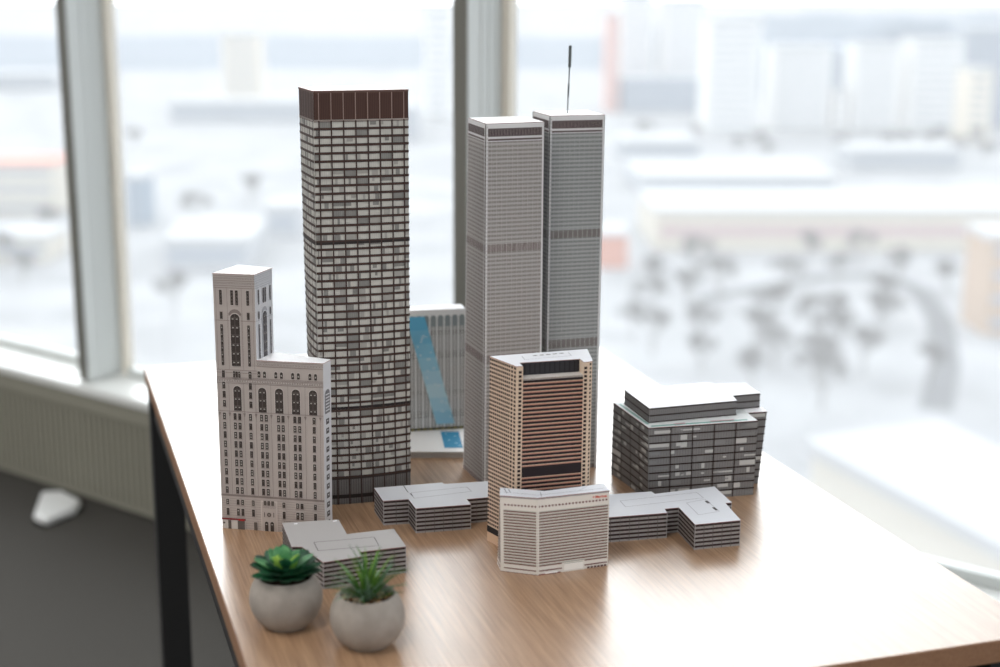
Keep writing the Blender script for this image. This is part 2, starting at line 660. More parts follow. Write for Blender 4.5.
# entrance
w.rect(.385, .545, .0, .0395, STL, 2)
w.rect(.395, .535, .0, .0375, ST, 3)
for k in (-1, 0, 1):
    w.rect(.465 + k * .037 - .014, .465 + k * .037 + .014, .0335, .0395, WN2, 5)
w.rect(.405, .525, .0300, .0330, STD, 4)
for k in range(14):
    w.rect(.408 + k * .0085, .412 + k * .0085, .0302, .0328, STL, 5)
pts = [(.465 + .021 * cos(a * pi / 8), .0215 + .021 * w.w * sin(a * pi / 8)) for a in range(16)]
w.poly(pts, WN2, 5)
pts = [(.465 + .013 * cos(a * pi / 8), .0215 + .013 * w.w * sin(a * pi / 8)) for a in range(16)]
w.poly(pts, STD, 6)
for s in (-1, 1):
    w.rect(.465 + s * .045 - .003, .465 + s * .045 + .003, .0185, .0245, WN, 5)
    w.arch(.465 + s * .027, .017, 0, .0125, WN, 5)
    w.rect(.465 + s * .027 - .009, .465 + s * .027 + .009, .0085, .0095, BLD1, 6)
w.rect(.315, .345, 0, .0105, WN2, 4)
w.rect(.700, .730, 0, .0105, WN2, 4)
w.rect(0, .235, .0118, .0140, K(120, 40, 44), 6)
w.rect(.165, .225, .0112, .0136, K(156, 44, 46), 7)
w.rect(.01, .23, 0, .0112, K(196, 190, 186), 4)
for a, b in ((.062, .092), (.155, .225)):
    w.rect(a, b, 0, .0112, WN2, 5)
w.poly([(.022 + .012 * cos(a * pi / 6), .0075 + .0014 * sin(a * pi / 6)) for a in range(12)], WN2, 5)
# tower right side, printed in lit tones of the front inks
A_ = fw_.p(US, HWG); B_ = fw_.p(US, HT)
tside = Wall(mb, (A_.x, A_.y), (A_.x + .0260, A_.y + .0345), (B_.x, B_.y), (B_.x + .0272, B_.y + .0370), HWG, HT)
w = tside
w.rect(0, 1, HWG, HT, ST_LIT)


class Clip:
    """prints only what lies above the wing roof"""

    def __init__(s, w): s.w0 = w; s.w = w.w

    def rect(s, a, b, c, d, m, l=0):
        c = max(c, HWG)
        if d > c: s.w0.rect(a, b, c, d, m, l)

    def arch(s, u, h, c, d, m, l): s.w0.arch(u, h, max(c, HWG), d, m, l)

    def poly(s, P, m, l): s.w0.poly(P, m, l)


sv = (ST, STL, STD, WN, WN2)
STL, STD, WN, WN2 = K(226, 226, 230), K(170, 170, 176), K(88, 84, 86), K(118, 116, 120)  # paler copies of the front inks: window light on this side put into colour
c_ = Clip(w)
_win = win


def win(w, u, z, wu, hz, lay=3):
    if z - hz > HWG: _win(w, u, z, wu, hz, lay)


tower_print(c_, 0, 1)
win = _win
# wing right side, in the same lit tones
R0 = fw_.p(1, 0); R1 = fw_.p(1, HWG)
rs_ = Wall(mb, (R0.x, R0.y), (R0.x + .0125, R0.y + .0160), (R1.x, R1.y), (R1.x + .0125, R1.y + .0160), 0, HWG)
rs_.rect(0, 1, 0, HWG, ST_LIT)
for r in range(15):
    z = .0130 + r * .0118
    if z < .150 or .19 < z < .205:
        rs_.rect(.30, .68, z - .0035, z + .0035, WN, 1)
        rs_.rect(.42, .56, z, z + .0015, ST_LIT, 2)
rs_.arch(.5, .33, .1530, .1830, WN2, 1)
for k in range(6):
    rs_.rect(.25, .75, .156 + k * .004, .1575 + k * .004, ST_LIT, 2)
# remaining walls (plain paper) : back of wing, back and left of tower
bl = Vector((.2400, 1.8110))
tb = tside.p(1, HT); tb0 = tside.p(1, HWG)
wr = rs_.p(1, HWG); wr0 = rs_.p(1, 0)
bw = Vector((tb0.x, tb0.y))
P3 = lambda x, y, z: Vector((x, y, TZ + z))
mb.face([wr0, P3(bw.x - .002, bw.y, 0), P3(bw.x, bw.y, HWG), wr], ST_LIT)
mb.face([P3(bw.x - .002, bw.y, 0), P3(bl.x, bl.y, 0), P3(bl.x + .004, bl.y + .001, HT), tb], ST_LIT)
mb.face([P3(bl.x, bl.y, 0), fw_.p(0, 0), fw_.p(0, HT), P3(bl.x + .004, bl.y + .001, HT)], ST_LIT)
mb.build('body', ro)
STL, STD, WN, WN2 = sv[1:]
tl = fw_.p(0, HT)
roof_part(ro, [(tl.x, tl.y), (B_.x, B_.y), (tb.x, tb.y), (bl.x + .004, bl.y + .001)], HT, over=.0008)
roof_part(ro, [(A_.x, A_.y), (R1.x, R1.y), (wr.x, wr.y), (tb0.x, tb0.y)], HWG, name='wing_roof', over=.0004)

# ---------------- brown striped slab tower with recessed top
rc = thing('paper_skyscraper', (.57, 1.60, TZ), 'cream and brown striped paper tower with a dark recessed top, at the centre', 'model building', GA)
HC = .2302
CR = K(216, 194, 172); CRL = K(228, 208, 186); DW = K(46, 28, 30); PK = K(186, 134, 116); DS = K(34, 24, 28)
FLb, FRb = Vector((.5250, 1.5770)), Vector((.6182, 1.5752))
b6 = [(.5085, 1.6320), (.5211, 1.5900), (.5250, 1.5770), (.6140, 1.5752), (.6200, 1.5800), (.6335, 1.6313)]
t6 = [(.5112, 1.6316), (.5233, 1.5900), (.5269, 1.5777), (.6135, 1.5740), (.6192, 1.5765), (.6335, 1.6313)]
mb = MB()
PIT = .00498


def c_print(w, i):
    if i == 2:
        zt = .2155
        # pillars and striped centre
        w.rect(0, 1, 0, zt, CR)
        w.rect(.0, .085, zt, HC, CR)
        w.rect(.925, 1, zt, HC, CR)
        w.rect(.085, .925, 0, zt, DS, 1)
        for k in range(44):
            z = .004 + k * PIT
            if z > zt - .004: break
            if .0965 < z < .1075: continue
            w.rect(.085, .925, z, z + .0021, PK, 2)
            w.rect(.085, .925, z + .0016, z + .0021, CR, 3)
        w.rect(.085, .925, zt - .002, zt, K(190, 180, 172), 3)
        for k in range(50):
            w.rect(.085 + .84 * k / 50, .085 + .84 * (k + .4) / 50, zt - .002, zt - .0003, K(110, 104, 102), 4)
        for k in range(45):
            z = .008 + k * PIT
            if z > HC - .004: break
            for c in (.045, .96):
                w.rect(c - .020, c + .020, z, z + .0030, DW, 2)
        w.rect(0, 1, 0, .010, CRL, 5)
    else:
        w.rect(0, 1, 0, HC, CR)
        n = 11 if i in (0, ) else 10
        if i in (0, 1, 3, 4, 5):
            for k in range(44):
                z = .022 + k * PIT
                if z > HC - .004: break
                if i in (0, 4):
                    ncol = 11 if i == 0 else 12
                    for c in range(ncol):
                        w.rect((c + .12) / ncol, (c + .88) / ncol, z, z + .0029, DW, 1)
                elif i == 1:
                    for c in (.25, .72):
                        w.rect(c - .15, c + .15, z, z + .0030, DW, 1)
                elif i == 3:
                    w.rect(.3, .7, z, z + .0027, DW, 1)
        if i in (0, 1):
            w.rect(0, 1, .012, .020, K(26, 24, 28), 2)
            w.rect(0, 1, 0, .012, K(206, 176, 150), 2)


walls(mb, b6, t6, 0, HC, c_print)
# recess behind the top of the striped centre
wC = Wall(mb, b6[2], b6[3], t6[2], t6[3], 0, HC)
zt = .2155
pa, pb_ = wC.p(.085, zt), wC.p(.925, zt)
pa1, pb1 = wC.p(.085, HC), wC.p(.925, HC)
bk = Vector((.001, .0150, 0))
mb.face([pa, pb_, pb_ + bk, pa + bk], K(206, 200, 196))
mb.face([pa + bk, pb_ + bk, pb1 + bk, pa1 + bk], K(44, 42, 46))
mb.face([pb_, pb1, pb1 + bk, pb_ + bk], CRL)
mb.face([pa, pa + bk, pa1 + bk, pa1], CR)
for k in range(1, 12):
    q0 = (pa + bk).lerp(pb_ + bk, k / 12); q1 = (pa1 + bk).lerp(pb1 + bk, k / 12)
    e = Vector((.0006, 0, 0)); f = Vector((0, -.0003, 0))
    mb.face([q0 - e + f, q0 + e + f, q1 + e + f, q1 - e + f], K(24, 22, 26))
mb.build('body', rc)
rl = []
GLN = K(150, 152, 160)
for k in range(5):
    x = .560 + k * .0085
    rl.append(((x, 1.6185 + k * .0004), (x + .0055, 1.6185 + k * .0004), .0024, K(70, 66, 74)))
for a, b in (((.545, 1.604), (.604, 1.606)), ((.604, 1.606), (.606, 1.622)), ((.545, 1.604), (.547, 1.620))):
    rl.append((a, b, .0007, GLN))
rpts = [(t6[0][0], t6[0][1]), (t6[1][0], t6[1][1]), (t6[2][0], t6[2][1]), (pa1.x, pa1.y), (pa1.x + bk.x, pa1.y + bk.y), (pb1.x + bk.x, pb1.y + bk.y), (pb1.x, pb1.y), (t6[3][0], t6[3][1]), (t6[4][0], t6[4][1]), (t6[5][0], t6[5][1])]
roof_part(rc, rpts, HC, lines=rl, m=K(226, 228, 234), over=.0006)

# ---------------- white curved hotel slab
rd = thing('paper_building', (.56, 1.53, TZ), 'white paper hotel slab with fine brown stripes and red sign, nearest of the towers', 'model building', GA)
HD = .0914
b7 = [(.4975, 1.5578), (.4948, 1.5351), (.5312, 1.5105), (.6190, 1.5140), (.6215, 1.5400), (.5470, 1.5375)]
t7 = [(.5020, 1.5605), (.4936, 1.5355), (.5315, 1.5150), (.6192, 1.5148), (.6215, 1.5390), (.5477, 1.5349)]
HWt = K(222, 218, 212); HBr = K(116, 76, 70); HGr = K(172, 176, 168)
mb = MB()


def hotel_print(w, i):
    w.rect(0, 1, 0, HD, HWt)
    a = {1: .09, 2: .0}.get(i, .0)
    b = {1: 1, 2: .985}.get(i, 1)
    if i == 5 or i == 4:
        a, b = .05, .95
    n = 19
    z0, z1 = .0100, .0765
    p_ = (z1 - z0) / n
    for k in range(n):
        z = z0 + k * p_
        w.rect(a, b, z, z + p_ * .42, HBr, 1)
        w.rect(a, b, z + p_ * .42, z + p_ * .74, HGr, 1)
    m_ = max(2, int(w.w / .0041))
    for k in range(m_):
        w.rect(a + (b - a) * (k + .2) / m_, a + (b - a) * (k + .75) / m_, .0805, .0825, K(96, 40, 42), 1)
    w.rect(0, 1, HD - .0012, HD, K(150, 144, 146), 2)
    w.rect(a, b, .0042, .0056, HBr, 2)
    if i == 1:
        w.rect(.97, 1, 0, HD - .002, HWt, 3)
        w.rect(.0, 1, .0, .0006, HBr, 3)
    if i == 2:
        w.rect(0, .02, 0, HD - .002, HWt, 3)
        w.rect(.34, .66, 0, .0115, HWt, 3)
        w.rect(.37, .64, .0020, .0100, K(236, 234, 230), 4)
        w.rect(.37, .64, .0098, .0104, HGr, 5)
        w.rect(.0, .32, .0, .0012, K(120, 60, 60), 3)
        w.rect(.1, .28, .0008, .0028, K(240, 238, 236), 5)
        for k in range(6):
            w.rect(.70 + k * .048, .735 + k * .048, .0004, .0024, K(84, 44, 44), 3)


walls(mb, b7, t7, 0, HD, hotel_print)
mb.build('body', rd)
mb_ = MB()
cyl = [(.508, 1.548), (.5325, 1.5265), (.560, 1.524)]
roof_part(rd, t7, HD, m=K(214, 217, 224), over=.0004, lines=[
    ((.500, 1.545), (.535, 1.5235), .0006, K(120, 124, 134)), ((.535, 1.5235), (.616, 1.5235), .0006, K(120, 124, 134)),
    ((.5375, 1.5180), (.5410, 1.5320), .0006, K(90, 94, 104)), ((.505, 1.556), (.5035, 1.540), .0008, K(96, 100, 110)), ((.509, 1.552), (.5075, 1.540), .0008, K(96, 100, 110)),
    ((.585, 1.5236), (.600, 1.536), .0006, K(150, 154, 164))])
# red lettering on the top band
fd = bpy.data.curves.new('sign_lettering', 'FONT')
fd.body = '\u2217 Marriott'
fd.size = .0042
fd.offset = .0001
fd.align_x = 'LEFT'
fd.materials.append(mat('sign_red', srgb(206, 70, 44), .6, .3))
fo = bpy.data.objects.new('sign_text', fd)
COL.objects.link(fo)
fme = bpy.data.meshes.new_from_object(fo)
bpy.data.objects.remove(fo)
fo = bpy.data.objects.new('sign_lettering', fme)
COL.objects.link(fo)
wD = Wall(MB(), b7[2], b7[3], t7[2], t7[3], 0, HD)
p0 = wD.p(.765, .0848, .0006)
p1 = wD.p(.9, .0848, .0006)
pu = wD.p(.765, .0900, .0006)
xa = (p1 - p0).normalized(); ya = (pu - p0).normalized(); za = xa.cross(ya)
mm = Matrix((xa, ya, za)).transposed().to_4x4()
mm.translation = p0 - parent_world(rd)
fo.parent = rd
fo.matrix_local = mm
tag(fo, 'small red sign lettering on the top band')

# ---------------- low ribbed buildings
HE = .0317
EG = K(166, 163, 162); ED = K(52, 40, 40); EV = K(118, 114, 114)


def low(name_label, poly, lines, loc, group=GL, tone=None, m=None):
    r = thing('paper_building', loc, name_label, 'model building', group)
    mb = MB()

    def pr(w, i):
        w.rect(0, 1, 0, HE, EG)
        p_ = HE / 6
        for k in range(6):
            w.rect(0, 1, k * p_ + p_ * .50, k * p_ + p_ * .98, ED, 1)
        n = max(2, int(w.w / .0016))
        for k in range(1, n):
            w.rect(k / n - .0002 / w.w, k / n + .0002 / w.w, 0, HE, EV, .5)
        n = max(1, int(w.w / .011))
        for k in range(1, n):
            w.rect(k / n - .0003 / w.w, k / n + .0003 / w.w, 0, HE, K(90, 84, 84), 1.5)
        w.rect(0, .0005 / w.w, 0, HE, K(176, 174, 176), 2)
        w.rect(1 - .0005 / w.w, 1, 0, HE, K(176, 174, 176), 2)
    walls(mb, poly, poly, 0, HE, pr)
    mb.build('body', r)
    roof_part(r, poly, HE, lines=lines, m=m or K(196, 198, 203), over=.0004)
    return r


LN = K(96, 92, 96)


def rectlines(p, wd=.0007, mm=None):
    return [(p[i], p[(i + 1) % len(p)], wd, mm or LN) for i in range(len(p))]


def G(px, py):
    q = ground(px, py, TZ + HE)
    return (q.x, q.y)


# left one
p1_ = [(.3997, 1.7172), (.4315, 1.7143), (.4315, 1.6794), (.5002, 1.6735), (.5002, 1.6935), (.5650, 1.6910), (.5680, 1.7480), (.4889, 1.7560), (.4880, 1.7620), (.3999, 1.7676)]
l1 = rectlines([G(411, 493.5), G(414, 499), G(471.5, 492), G(466.5, 487.5)], .0006)
l1 += [(G(403.5, 486.2), G(408, 493), .0011, K(52, 46, 48)), (G(410, 494), G(412.5, 496.5), .0012, K(44, 40, 42))]
low('low ribbed grey paper building with stepped outline, right of the brown tower foot', p1_, l1, (.47, 1.72, TZ))
# right one
p2_ = [(.6370, 1.5825), (.7205, 1.5753), (.7234, 1.5890), (.7418, 1.5885), (.7360, 1.5290), (.7945, 1.5262), (.8035, 1.5860), (.8117, 1.5850), (.8175, 1.6460), (.7335, 1.6420), (.7330, 1.6520), (.6450, 1.6600)]
l2 = rectlines([G(620, 501.5), G(625.5, 507.5), G(703.5, 498.5), G(696.5, 493)], .0006, K(130, 128, 134))
l2 += rectlines([G(686.5, 503.5), G(698.5, 515.5), G(719.5, 512), G(705, 500)], .0006, K(140, 138, 144))
l2 += [(G(706, 501.5), G(709, 504), .0042, K(84, 80, 84)), (G(713, 508), G(717, 511), .0036, K(60, 54, 56))]
low('low ribbed paper building with a projecting arm, right of the white hotel slab', p2_, l2, (.73, 1.58, TZ), m=K(206, 208, 214))
# front left one
p3_ = [(.2643, 1.5990), (.2760, 1.5950), (.2895, 1.5430), (.3350, 1.5470), (.3345, 1.5612), (.3890, 1.5616), (.3889, 1.6203), (.3325, 1.6190), (.3332, 1.6692), (.2668, 1.6775)]
l3 = rectlines([G(314, 543), G(318, 551.5), G(379, 546.3), G(374, 537.8)], .0008, K(70, 60, 62))
l3 += [(G(294, 524.6), G(297.5, 524.3), .003, K(236, 236, 240)), (G(333, 521.9), G(337, 521.5), .003, K(236, 236, 240)), (G(284, 522.5), G(291, 522.4), .001, K(90, 84, 84))]
low('low ribbed grey paper building right behind the two potted plants', p3_, l3, (.33, 1.60, TZ), m=K(176, 174, 174))

# ---------------- dark glass office block
rf = thing('paper_building', (.82, 1.75, TZ), 'dark glassy paper office block with a white-roofed upper storey, rightmost on the table', 'model building', GA)
HF = .1014
FB = K(126, 125, 125); FBar = K(48, 36, 34); FL1 = K(186, 186, 184); FL2 = K(128, 128, 128); FV = K(98, 96, 96)


def office(dens):
    def pr(w, i):
        h = w.z1
        w.rect(0, 1, w.z0, h, FB)
        n = max(1, round(w.w / .030))
        rows = max(1, round((h - w.z0) / .01014))
        p_ = (h - w.z0) / rows
        for r in range(rows):
            for c in range(n):
                for t in range(2):
                    if rnd.random() < dens:
                        a = rnd.choice((.03, .25, .45, .6)); b = min(.98, a + rnd.choice((.15, .3, .5, .9)))
                        c0 = rnd.choice((.2, .4)); c1 = rnd.choice((.62, .85))
                        w.rect((c + a) / n, (c + b) / n, w.z0 + (r + c0) * p_, w.z0 + (r + c1) * p_, rnd.choice((FL1, FL1, FL2)), 2.5)
            w.rect(0, 1, w.z0 + (r + .90) * p_, w.z0 + (r + 1.08 if r < rows - 1 else r + 1) * p_, FBar, 3)
        k_ = n * 8
        for k in range(k_):
            w.rect((k + .5) / k_, (k + .5) / k_ + .0004 / w.w, w.z0, h, FV, 2)
        for c in range(1, n):
            w.rect(c / n - .0007 / w.w, c / n + .0007 / w.w, w.z0, h, FBar, 3.5)
        w.rect(0, .0004 / w.w, w.z0, h, FL2, 4)
    return pr


fb = [(.7478, 1.6961), (.8940, 1.6850), (.9080, 1.8150), (.7452, 1.8180)]
ft = [(.7462, 1.6968), (.8963, 1.6862), (.9090, 1.8140), (.7469, 1.8200)]
mb = MB()
walls(mb, fb, ft, 0, HF, office(.50), bulge=(0, 0, 0, -.003), nu=6)
mb.build('body', rf)
roof_part(rf, ft, HF, m=K(222, 226, 226), lines=[
    ((.752, 1.7025), (.885, 1.6935), .0045, K(120, 168, 160)), ((.785, 1.7030), (.80, 1.7020), .006, K(206, 170, 178)), ((.835, 1.7000), (.868, 1.6975), .006, K(212, 180, 186)),
    ((.752, 1.7115), (.752, 1.8100), .004, K(140, 176, 170))], edge=True)
# side wing at the right, the same height
wg = [(.8975, 1.7265), (.9215, 1.7245), (.9255, 1.7480), (.9015, 1.7500)]
wgt = [(.8990, 1.7220), (.9276, 1.7204), (.9310, 1.7420), (.9030, 1.7440)]
mb = MB()
walls(mb, wg, wgt, 0, HF, office(.2))
mb.build('side_wing', rf)
roof_part(rf, wgt, HF, name='side_wing_roof')
HU = .1217
uf = [(.7552, 1.7167), (.8803, 1.7170), (.8860, 1.7408), (.9270, 1.7403), (.9310, 1.7923), (.8892, 1.8014), (.8800, 1.8105), (.7584, 1.8089)]
mb = MB()


def upper(w, i):
    w.rect(0, 1, HF, HU, K(124, 122, 122))
    k_ = max(3, int(w.w / .003))
    for k in range(k_):
        w.rect((k + .4) / k_, (k + .6) / k_, HF, HU, K(100, 98, 98), 1)
    for z in (HF + .0095, HF + .0005, HU - .0016):
        w.rect(0, 1, z, z + .0018, FBar, 2)


walls(mb, uf, uf, HF, HU, upper)
mb.face([(x, y, TZ + HF + .0008) for x, y in reversed(uf)], FB)
mb.build('upper_storey', rf)
roof_part(rf, uf, HU, name='upper_roof', over=.0004, edge=False)

# ================================================================== TABLE
tx0, tx1, ty0, ty1 = .1787, .9938, 1.2070, 2.5909
tab = thing('desk', ((tx0 + tx1) / 2, (ty0 + ty1) / 2, 0), 'oak-topped desk on black steel legs carrying the paper city', 'table')


def wood(name, c1, c2, rough, spec, axis, coat=0):
    M = bpy.data.materials.new(name)
    M.use_nodes = True
    nt = M.node_tree
    b = nt.nodes['Principled BSDF']
    tc = nt.nodes.new('ShaderNodeTexCoord')
    mp = nt.nodes.new('ShaderNodeMapping')
    mp.inputs['Scale'].default_value = (430, 11, 430) if axis == 'y' else (5.5, 170, 170)
    n = nt.nodes.new('ShaderNodeTexNoise')
    n.inputs['Scale'].default_value = 1.0
    n.inputs['Detail'].default_value = 6
    n.inputs['Roughness'].default_value = .6
    n.inputs['Distortion'].default_value = .25
    mp2 = nt.nodes.new('ShaderNodeMapping')
    mp2.inputs['Scale'].default_value = (14, .8, 14)
    n2 = nt.nodes.new('ShaderNodeTexNoise')
    n2.inputs['Scale'].default_value = 1.0
    n2.inputs['Detail'].default_value = 3
    for m_, n_ in ((mp, n), (mp2, n2)):
        nt.links.new(tc.outputs['Object'], m_.inputs['Vector'])
        nt.links.new(m_.outputs['Vector'], n_.inputs['Vector'])
    ad = nt.nodes.new('ShaderNodeMath'); ad.operation = 'MULTIPLY_ADD'
    nt.links.new(n2.outputs['Fac'], ad.inputs[0]); ad.inputs[1].default_value = .18
    nt.links.new(n.outputs['Fac'], ad.inputs[2])
    cr = nt.nodes.new('ShaderNodeValToRGB')
    cr.color_ramp.elements[0].position = .38; cr.color_ramp.elements[0].color = c1
    cr.color_ramp.elements[1].position = .80; cr.color_ramp.elements[1].color = c2
    nt.links.new(ad.outputs[0], cr.inputs['Fac'])
    nt.links.new(cr.outputs['Color'], b.inputs['Base Color'])
    b.inputs['Roughness'].default_value = rough
    b.inputs['Specular IOR Level'].default_value = spec
    b.inputs['Coat Weight'].default_value = coat
    b.inputs['Coat Roughness'].default_value = .25
    bp = nt.nodes.new('ShaderNodeBump')
    bp.inputs['Strength'].default_value = .2
    bp.inputs['Distance'].default_value = .0004
    nt.links.new(n.outputs['Fac'], bp.inputs['Height'])
    nt.links.new(bp.outputs['Normal'], b.inputs['Normal'])
    return M


WOOD = wood('oak_laminate', srgb(132, 98, 72), srgb(182, 148, 116), .34, 1.0, 'y', .55)
WEDGE = wood('oak_edge_band', srgb(120, 86, 62), srgb(150, 112, 84), .5, .4, 'y')
BLK = mat('black_steel', srgb(22, 22, 23), .5, .4)
mb = MB()
z0, z1, bv = TZ - .026, TZ, .0012
mb.prism([(tx0 + bv, ty0 + bv, z0), (tx1 - bv, ty0 + bv, z0), (tx1 - bv, ty1 - bv, z0), (tx0 + bv, ty1 - bv, z0)],
         [(tx0, ty0, z0 + bv), (tx1, ty0, z0 + bv), (tx1, ty1, z0 + bv), (tx0, ty1, z0 + bv)], WEDGE, cap=False)
mb.prism([(tx0, ty0, z0 + bv), (tx1, ty0, z0 + bv), (tx1, ty1, z0 + bv), (tx0, ty1, z0 + bv)],
         [(tx0, ty0, z1 - bv), (tx1, ty0, z1 - bv), (tx1, ty1, z1 - bv), (tx0, ty1, z1 - bv)], WEDGE, cap=False, bottom=False)
mb.prism([(tx0, ty0, z1 - bv), (tx1, ty0, z1 - bv), (tx1, ty1, z1 - bv), (tx0, ty1, z1 - bv)],
         [(tx0 + bv, ty0 + bv, z1), (tx1 - bv, ty0 + bv, z1), (tx1 - bv, ty1 - bv, z1), (tx0 + bv, ty1 - bv, z1)], WEDGE, mcap=WOOD, bottom=False)
mb.build('tabletop', tab)
L = .050
for lx in (tx0 + .003, tx1 - .003 - L):
    for ly in (ty0 + .02, ty1 - .02 - L):
        mb = MB()
        mb.box((lx, ly, 0.004), (lx + L, ly + L, TZ - .0265), BLK)
        mb.box((lx + .006, ly + .006, 0), (lx + L - .006, ly + L - .006, .004), BLK)
        mb.build('leg', tab)
for (a, b) in (((tx0 + .008, ty0 + .08, TZ - .075), (tx0 + .048, ty1 - .08, TZ - .0265)), ((tx1 - .048, ty0 + .08, TZ - .075), (tx1 - .008, ty1 - .08, TZ - .0265)),
               ((tx0 + .065, ty0 + .03, TZ - .075), (tx1 - .065, ty0 + .07, TZ - .0265)), ((tx0 + .065, ty1 - .07, TZ - .075), (tx1 - .065, ty1 - .03, TZ - .0265))):
    mb = MB(); mb.box(a, b, BLK); mb.build('rail', tab)

# ================================================================== POTTED PLANTS
CONC = mat('pale_concrete', srgb(150, 143, 136), .85, .2, noise=(60, .30), bump=(120, .25, .0008))
SOIL = mat('dark_soil', srgb(58, 44, 34), .95, .1, noise=(200, .4))
PEB = [mat('pebble_%s' % n, srgb(*c), .7, .3) for n, c in (('tan', (168, 132, 92)), ('brown', (118, 84, 58)), ('pale', (200, 178, 146)), ('grey', (132, 122, 108)))]


def leafy_material(name, c1, c2, rough=.4):
    M = mat(name, c1, rough, .45)
    nt = M.node_tree
    b = nt.nodes['Principled BSDF']
    tc = nt.nodes.new('ShaderNodeTexCoord'); n = nt.nodes.new('ShaderNodeTexNoise')
    n.inputs['Scale'].default_value = 60
    nt.links.new(tc.outputs['Object'], n.inputs['Vector'])
    cr = nt.nodes.new('ShaderNodeValToRGB')
    cr.color_ramp.elements[0].position = .35; cr.color_ramp.elements[0].color = c1
    cr.color_ramp.elements[1].position = .7; cr.color_ramp.elements[1].color = c2
    nt.links.new(n.outputs['Fac'], cr.inputs['Fac']); nt.links.new(cr.outputs['Color'], b.inputs['Base Color'])
    b.inputs['Subsurface Weight'].default_value = .08
    b.inputs['Subsurface Radius'].default_value = (.004, .008, .003)
    return M


DG = leafy_material('leaf_deep_green', srgb(12, 58, 38), srgb(34, 98, 62))
MG = leafy_material('leaf_mid_green', srgb(48, 116, 70), srgb(96, 158, 98))
LG = leafy_material('leaf_lime', srgb(120, 172, 70), srgb(172, 204, 92))
BG_ = leafy_material('blade_green', srgb(44, 84, 40), srgb(88, 134, 56), .5)
BG2 = leafy_material('blade_grey_green', srgb(86, 118, 96), srgb(128, 156, 124), .6)
BG3 = leafy_material('blade_fresh_green', srgb(82, 130, 46), srgb(128, 170, 66), .5)


def pot(root, c, R=.0385):
    mb = MB()
    cz = .0325
    prof = [(0, 0)]
    a0 = math.asin(-.90)
    # outer sphere from flat foot to rim
    foot = sqrt(R * R - (cz - .0012) ** 2)
    prof += [(foot * .9, 0), (foot + .0008, .0009)]
    amin = math.asin(-(cz - .002) / R)
    amax = math.acos(.0295 / R)
    for i in range(20):
        a = amin + (amax - amin) * i / 19
        prof.append((R * cos(a), (cz + R * sin(a)) * .955))
    zr = (cz + R * sin(amax)) * .955
    prof += [(.0288, zr + .0009), (.0276, zr + .0006), (.0268, zr - .001), (.0295, zr - .008), (.030, zr - .014)]
    mb.lathe(prof, CONC, 56, c)
    mb.build('pot', root, smooth=True)
    mb = MB()
    prof = [(.0, zr - .0075)] + [(.0278 * k / 6, zr - .0075 - .0006 * k / 6) for k in range(1, 7)]
    mb.lathe(prof, SOIL, 32, c)
    mb.build('soil', root, smooth=True)
    return zr


def pebbles(root, c, zr, n=150):
    mb = MB()
    for k in range(n):
        a = rnd.uniform(0, 2 * pi); r = .0262 * sqrt(rnd.random())
        s = rnd.uniform(.0014, .0028)
        p = Vector((c[0] + r * cos(a), c[1] + r * sin(a), c[2] + zr - .0060 + rnd.uniform(0, .0012)))
        m_ = rnd.choice(PEB)
        sx, sy, sz = s * rnd.uniform(.8, 1.2), s * rnd.uniform(.7, 1.2), s * rnd.uniform(.5, .8)
        ro_ = Matrix.Rotation(rnd.uniform(0, 6), 3, 'Z')
        rows = []
        for (rr, zz) in ((.0, -1), (.75, -.6), (1, 0), (.75, .6), (0, 1)):
            rows.append([p + ro_ @ Vector((rr * cos(t * pi / 3) * sx, rr * sin(t * pi / 3) * sy, zz * sz)) for t in range(6)])
        for A, B in zip(rows, rows[1:]):
            for t in range(6):
                mb.face([A[t], A[(t + 1) % 6], B[(t + 1) % 6], B[t]], m_)
    tag(mb.build('pebbles', root, smooth=True), 'tan and brown pebbles', kind='stuff')


def succ_leaf(mb, o, az, el, ln, wd, th, m_, curl=.4):
    """one fleshy pointed leaf"""
    d = Vector((cos(az), sin(az), 0))
    side = Vector((-sin(az), cos(az), 0))
    n, k = 10, 10
    rows = []
    p = Vector(o)
    e = el
    for i in range(n + 1):
        t = i / n
        w_ = wd * max(0, sin(pi * (t ** 1.25 * .93 + .06))) ** .62
        h_ = th * (1 - t * .7) * (1 if t < .9 else .6)
        if t >= .999: w_, h_ = .0001, .0001
        fd_ = d * cos(e) + Vector((0, 0, 1)) * sin(e)
        nn = -d * sin(e) + Vector((0, 0, 1)) * cos(e)
        ring = []
        for j in range(k):
            a = 2 * pi * j / k
            x = cos(a) * w_ / 2
            cup = .35 * (x / (wd / 2)) ** 2 * wd / 2
            ring.append(p + side * x + nn * (sin(a) * h_ / 2 + cup))
        rows.append(ring)
        p = p + fd_ * (ln / n)
        e += curl / n
    for A, B in zip(rows, rows[1:]):
        for t in range(k):
            mb.face([A[t], A[(t + 1) % k], B[(t + 1) % k], B[t]], m_)


def blade(mb, o, az, el, ln, wd, m_, droop=1.2, n=9):
    d = Vector((cos(az), sin(az), 0)); side = Vector((-sin(az), cos(az), 0))
    p = Vector(o); e = el
    rows = []
    for i in range(n + 1):
        t = i / n
        w_ = wd * (1 - t ** 1.8) + .0002
        fd_ = d * cos(e) + Vector((0, 0, 1)) * sin(e); nn = -d * sin(e) + Vector((0, 0, 1)) * cos(e)
        rows.append([p - side * w_ / 2 + nn * w_ * .22, p - nn * .0003, p + side * w_ / 2 + nn * w_ * .22, p + nn * .0003])
        p = p + fd_ * (ln / n)
        e -= droop / n * t * 1.6
    for A, B in zip(rows, rows[1:]):
        for t in range(4):
            mb.face([A[t], A[(t + 1) % 4], B[(t + 1) % 4], B[t]], m_)


